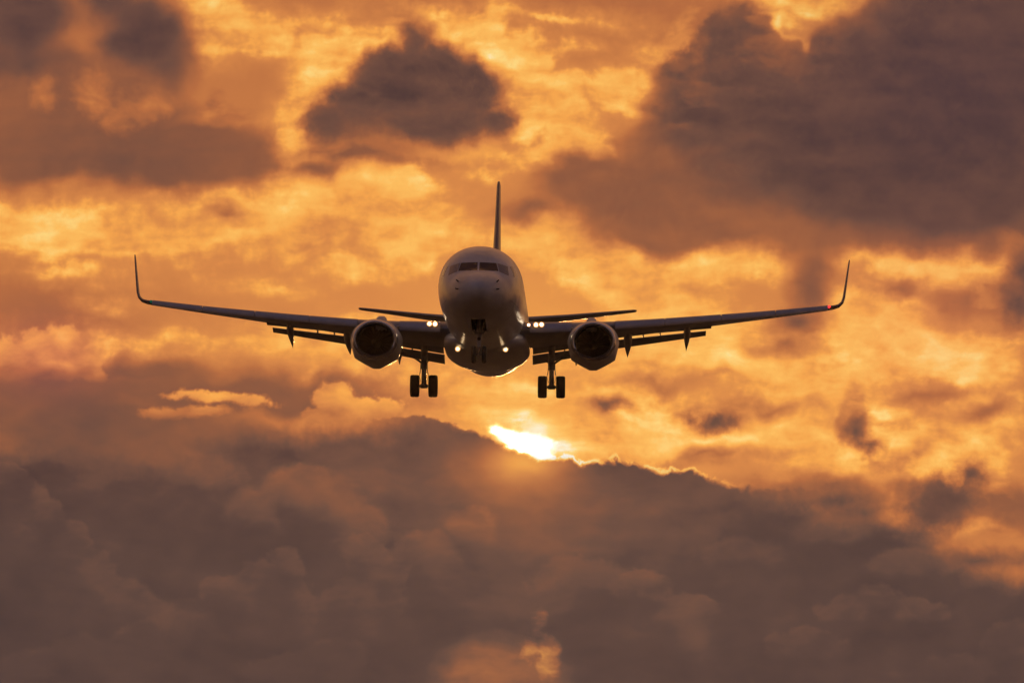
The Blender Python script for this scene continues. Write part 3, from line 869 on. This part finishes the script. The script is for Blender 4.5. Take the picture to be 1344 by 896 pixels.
    lb.loft([ering(*q) for q in ((12.36, 1.037, 2.722, 0.908, 1.82, 0.0), (12.24, 1.00, 2.69, 0.94, 1.81, 0), (12.17, 0.95, 2.64, 0.99, 1.80, 0), (12.16, 0.91, 2.60, 1.03, 1.80, 0), (12.22, 0.85, 2.54, 1.08, 1.80, 0), (12.40, 0.80, 2.48, 1.12, 1.80, 0))], caps=False)
    lb.build('inlet_lip', LIP, engine, 60)
    db = MB()
    db.loft([ering(*q) for q in ((12.40, 0.799, 2.479, 1.121, 1.80, 0), (12.9, 0.80, 2.52, 1.02, 1.78, 0), (13.5, 0.79, 2.57, 1.0, 1.785, 0), (13.9, 0.79, 2.57, 1.0, 1.785, 0))], caps=False)
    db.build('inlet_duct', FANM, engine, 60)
    fan = MB()
    cz = 1.785
    fan.lathe_y(pt(s * ex, 13.75, cz), [(0, 0.80), (0.02, 0.80)], 40)
    for k in range(24):
        th = 2 * math.pi * k / 24
        e1 = Vector((math.cos(th), 0, math.sin(th))); e2 = Vector((-math.sin(th), 0, math.cos(th)))
        c0_ = pt(s * ex, 13.60, cz); vs = []
        for r_, ch_, tw in ((0.22, 0.10, 20), (0.5, 0.13, 45), (0.78, 0.17, 62)):
            d = e2 * math.sin(R(tw)) * ch_ / 2 + Vector((0, math.cos(R(tw)) * ch_ / 2, 0)); nn = Vector((0, 0.006, 0))
            vs += [c0_ + e1 * r_ - d - nn, c0_ + e1 * r_ + d - nn, c0_ + e1 * r_ + d + nn, c0_ + e1 * r_ - d + nn]
        fan.add(vs, [(i + j, i + (j + 1) % 4, i + 4 + (j + 1) % 4, i + 4 + j) for i in (0, 4) for j in range(4)] + [(3, 2, 1, 0), (8, 9, 10, 11)])
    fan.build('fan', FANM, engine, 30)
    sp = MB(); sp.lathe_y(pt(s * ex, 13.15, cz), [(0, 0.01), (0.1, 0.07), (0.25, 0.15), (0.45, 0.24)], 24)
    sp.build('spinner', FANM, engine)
    cb = MB(); cb.lathe_y(pt(s * ex, 15.0, 1.92), [(0, 0.72), (1.2, 0.66), (2.2, 0.42), (2.22, 0.38), (1.9, 0.36)], 32); cb.lathe_y(pt(s * ex, 16.8, 1.92), [(0, 0.28), (0.5, 0.2), (1.1, 0.02)], 24)
    cb.build('exhaust_nozzle', BARE, engine)
    pb = MB(); rr = []
    for a, up, wd, lo in ((12.9, 2.72, 0.06, 2.62), (13.15, 2.90, 0.20, 2.5), (13.5, 3.01, 0.255, 2.4), (14.2, 3.08, 0.26, 2.3), (15.3, 2.98, 0.24, 2.2), (16.6, 2.95, 0.2, 2.1), (18.5, 2.7, 0.1, 2.3)):
        xc = s * 4.80 + 0.06
        rr.append([pt(xc + wd * x, a, lo + (up - lo) * z) for x, z in ((-1, 0), (1, 0), (1, .6), (.8, .88), (.4, 1), (-.4, 1), (-.8, .88), (-1, .6))])
    pb.loft(rr); pb.build('pylon', PAINT, engine, 50)
    for side_ in (-1, 1):
        ck = MB(); bx_ = s * ex + side_ * 0.92
        ck.loft([[pt(bx_ + side_ * h * 0.8 + side_ * w_, a, 2.5 + h * 0.6 + w_ * -0.5) for w_ in (-0.012, 0.012)] + [pt(bx_ - side_ * 0.1 + side_ * w_, a, 2.38 + w_ * -0.5) for w_ in (0.012, -0.012)] for a, h in ((13.2, 0.0), (13.6, 0.12), (14.3, 0.14))])
        ck.build('nacelle_strake', PAINT, engine) if side_ == -s else None

    # ---- main landing gear
    gx = s * 3.0
    gb = MB()
    gb.tube([pt(gx, 19.35, 2.5), pt(gx, 19.45, 1.95), pt(gx, 19.52, 1.22)], [0.17, 0.15, 0.135], 14)
    gb.tube([pt(gx, 19.52, 1.22), pt(gx, 19.53, 1.16)], 0.165, 14)
    gb.tube([pt(gx, 19.52, 1.34), pt(gx, 19.53, 1.40)], 0.155, 14)
    gb.tube([pt(gx - .62, 19.6, 0.36), pt(gx + .62, 19.6, 0.36)], 0.065, 12)
    gb.tube([pt(gx - .16, 19.6, 0.36), pt(gx + .16, 19.6, 0.36)], 0.11, 12)
    gb.tube([pt(gx, 19.58, 0.50), pt(gx, 19.6, 0.26)], [0.10, 0.115], 12)
    for q in (-0.19, 0.19):
        gb.tube([pt(gx + q, 19.5, 1.0), pt(gx + q * 1.15, 19.48, 0.80), pt(gx + q * 0.7, 19.5, 0.56), pt(gx + q * 1.3, 19.5, 0.48)], 0.016, 6)
        gb.tube([pt(gx + q * 0.8, 19.5, 1.5), pt(gx + q * 0.85, 19.47, 1.15), pt(gx + q * 0.95, 19.5, 0.95)], 0.02, 6)
    gear = gb.build('main_landing_gear', STRUT, jet, 40)
    ob = MB(); ob.tube([pt(gx, 19.53, 1.2), pt(gx, 19.58, 0.45)], 0.12, 14); ob.build('oleo_piston', CHROME, gear)
    tb = MB()   # torque links ahead of the piston
    for q in (-0.06, 0.06):
        tb.tube([pt(gx + q, 19.40, 1.12), pt(gx + q * 0.7, 19.12, 0.80)], 0.028, 6)
        tb.tube([pt(gx + q * 0.7, 19.12, 0.80), pt(gx + q, 19.46, 0.44)], 0.028, 6)
    tb.build('torque_link', STRUT, gear)
    bb = MB()
    sd_ = s
    bb.tube([pt(gx + sd_ * 0.08, 19.4, 1.42), pt(gx + sd_ * 0.42, 19.35, 1.66), pt(gx + sd_ * 0.85, 19.3, 1.80), pt(gx + sd_ * 1.4, 19.3, 1.98)], [0.05, 0.055, 0.055, 0.06], 8)
    bb.tube([pt(gx - sd_ * 0.08, 19.45, 1.40), pt(gx - sd_ * 0.30, 19.4, 1.62)], 0.03, 8)
    bb.build('side_brace', STRUT, gear)
    hb = MB(); hb.loft([[pt(gx + sd_ * (1.15 + x * w_), 19.4 + y, z) for x, y in ((-1, -.03), (1, -.03), (1, .03), (-1, .03))] for z, w_ in ((1.95, .13), (1.72, .10), (1.55, .055), (1.36, .02))])
    hb.build('gear_actuator', STRUT, gear)
    dbx = MB(); dbx.box(pt(gx + s * 0.13, 19.75, 1.62), (0.03, 0.5, 0.85)); dbx.build('gear_door', GREY, gear)
    for q in (-0.43, 0.43):
        wx = gx + q
        ty = MB()
        prof = [(-0.14, 0.30), (-0.19, 0.36), (-0.212, 0.43), (-0.205, 0.475), (-0.17, 0.508), (-0.10, 0.523), (-0.095, 0.513), (-0.085, 0.524), (-0.03, 0.527), (-0.025, 0.516), (0.025, 0.516), (0.03, 0.527), (0.085, 0.524), (0.095, 0.513), (0.10, 0.523), (0.17, 0.508), (0.205, 0.475), (0.212, 0.43), (0.19, 0.36), (0.14, 0.30)]
        ty.lathe_x(pt(wx, 19.6, 0.36), prof, 48); ty.build('tyre', TYRE, gear, 40)
        rb = MB(); rb.lathe_x(pt(wx, 19.6, 0.36), [(-0.13, 0.06), (-0.17, 0.1), (-0.12, 0.22), (-0.16, 0.31), (0.16, 0.31), (0.12, 0.22), (0.17, 0.1), (0.13, 0.06)], 28)
        rb.build('rim', RIM, gear, 30)

    # ---- tailplane
    b = MB()
    b.loft([section(s * l, a, c, u, t, i, 0.0, 10) for l, a, c, u, t, i in ((0.3, 32.9, 4.1, 4.86, 0.11, -0.8), (0.9, 33.3, 3.85, 4.94, 0.11, -0.8), (3.5, 35.1, 2.75, 5.34, 0.105, -0.8), (7.0, 37.5, 1.25, 5.93, 0.10, -0.8), (7.14, 37.75, 0.95, 5.96, 0.08, -0.8))])
    b.build('horizontal_stabilizer', GREY, jet, 40)
    # ---- belly lamps, lowered below the fairing
    bx0 = -1.20 if s < 0 else 0.97
    b = MB(); b.lathe_y(pt(bx0, 12.66, 1.45), [(0, 0.10), (0.06, 0.11), (0.4, 0.07)], 16)
    tl = b.build('taxi_light', RUBBER, jet)
    b = MB(); b.lathe_y(pt(bx0, 12.64, 1.45), [(0, 0.125), (0.012, 0.128)], 16, mi=1)  # added halo disc, wider than the lamp housing
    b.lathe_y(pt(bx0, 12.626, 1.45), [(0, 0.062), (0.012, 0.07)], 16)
    b.build('lamp_lens_halo', [TAXI, LAMPHALO], tl)

# ---- fin and rudder
def fin_sec(up, le, ch, t, x0=0.0, x1=1.0):
    r_ = []
    for x, z in airfoil(t, 12, 0.0):
        x_ = x0 + (x1 - x0) * x
        r_.append(pt(ch * z, le + ch * x_, up))
    return r_
b = MB()
b.loft([fin_sec(u, l, c, t) for u, l, c, t in ((5.1, 30.4, 6.6, 0.085), (6.0, 31.3, 5.9, 0.088), (8.0, 33.2, 4.7, 0.09), (10.5, 35.5, 3.2, 0.09), (12.35, 37.1, 2.2, 0.09), (12.52, 37.35, 1.85, 0.07))])
fin = b.build('tail_fin', TAILP, jet, 40)
b = MB()
b.loft([[pt(0.13 * k * w, a, u) for w, a in ((-1, l + .6), (0, l), (1, l + .6), (1, l + 3), (-1, l + 3))] for u, l, k in ((5.35, 27.5, 1.2), (5.8, 29.6, 0.8), (6.2, 30.8, 0.4))])
b.build('dorsal_fillet', PAINT, fin, 50)

# ---- nose gear
gb = MB()
gb.tube([pt(0, 4.25, 2.0), pt(0, 4.15, 1.2), pt(0, 4.08, 0.70)], [0.10, 0.09, 0.085], 12)
gb.tube([pt(-.26, 4.1, 0.38), pt(.26, 4.1, 0.38)], 0.045, 10)
gb.tube([pt(-0.06, 4.1, 1.05), pt(-0.16, 4.55, 1.75)], 0.03, 8)
gb.tube([pt(0.06, 4.1, 1.05), pt(0.16, 4.55, 1.75)], 0.03, 8)
gb.tube([pt(-0.2, 4.0, 1.28), pt(0.2, 4.0, 1.28)], 0.045, 8)
gb.tube([pt(-0.24, 3.95, 1.42), pt(-0.16, 3.95, 1.30)], 0.05, 8)
gb.tube([pt(0.24, 3.95, 1.42), pt(0.16, 3.95, 1.30)], 0.05, 8)
ng = gb.build('nose_landing_gear', STRUT, jet, 40)
ob = MB(); ob.tube([pt(0, 4.07, 0.8), pt(0, 4.1, 0.34)], 0.055, 12); ob.build('oleo_piston', CHROME, ng)
for q in (-0.225, 0.225):
    ty = MB(); ty.lathe_x(pt(q, 4.1, 0.38), [(-.07, .2), (-.095, .27), (-.095, .33), (-.06, .375), (0, .385), (.06, .375), (.095, .33), (.095, .27), (.07, .2)], 36)
    ty.build('tyre', TYRE, ng, 50)
    rb = MB(); rb.lathe_x(pt(q, 4.1, 0.38), [(-.06, .04), (-.05, .14), (-.075, .205), (.075, .205), (.05, .14), (.06, .04)], 24); rb.build('rim', RIM, ng)
for s in (-1, 1):
    d = MB(); d.loft([[pt(s * (0.33 + k * 0.07) + w_, a, z0 - k * 0.36) for a, z0 in ((2.45, 1.78), (4.1, 1.58))] + [pt(s * (0.33 + k * 0.07) + w_, a, z0 - k * 0.36) for a, z0 in ((4.1, 1.56), (2.45, 1.76))] for k in (0, 1) for w_ in (0.015 * s,)])
    d2 = MB(); rr = []
    for k in (0.0, 0.5, 1.0):
        x = s * (0.33 + 0.08 * k)
        rr.append([pt(x - 0.013, 2.5, 1.72 - 0.34 * k), pt(x + 0.013, 2.5, 1.72 - 0.34 * k), pt(x + 0.013, 4.08, 1.55 - 0.34 * k), pt(x - 0.013, 4.08, 1.55 - 0.34 * k)])
    d2.loft(rr); d2.build('gear_door', PAINT, ng)
b = MB()
b.lathe_y(pt(0, 3.98, 1.06), [(0, 0.07), (0.05, 0.08), (0.16, 0.05)], 14); b.build('nose_lamp', RUBBER, ng)
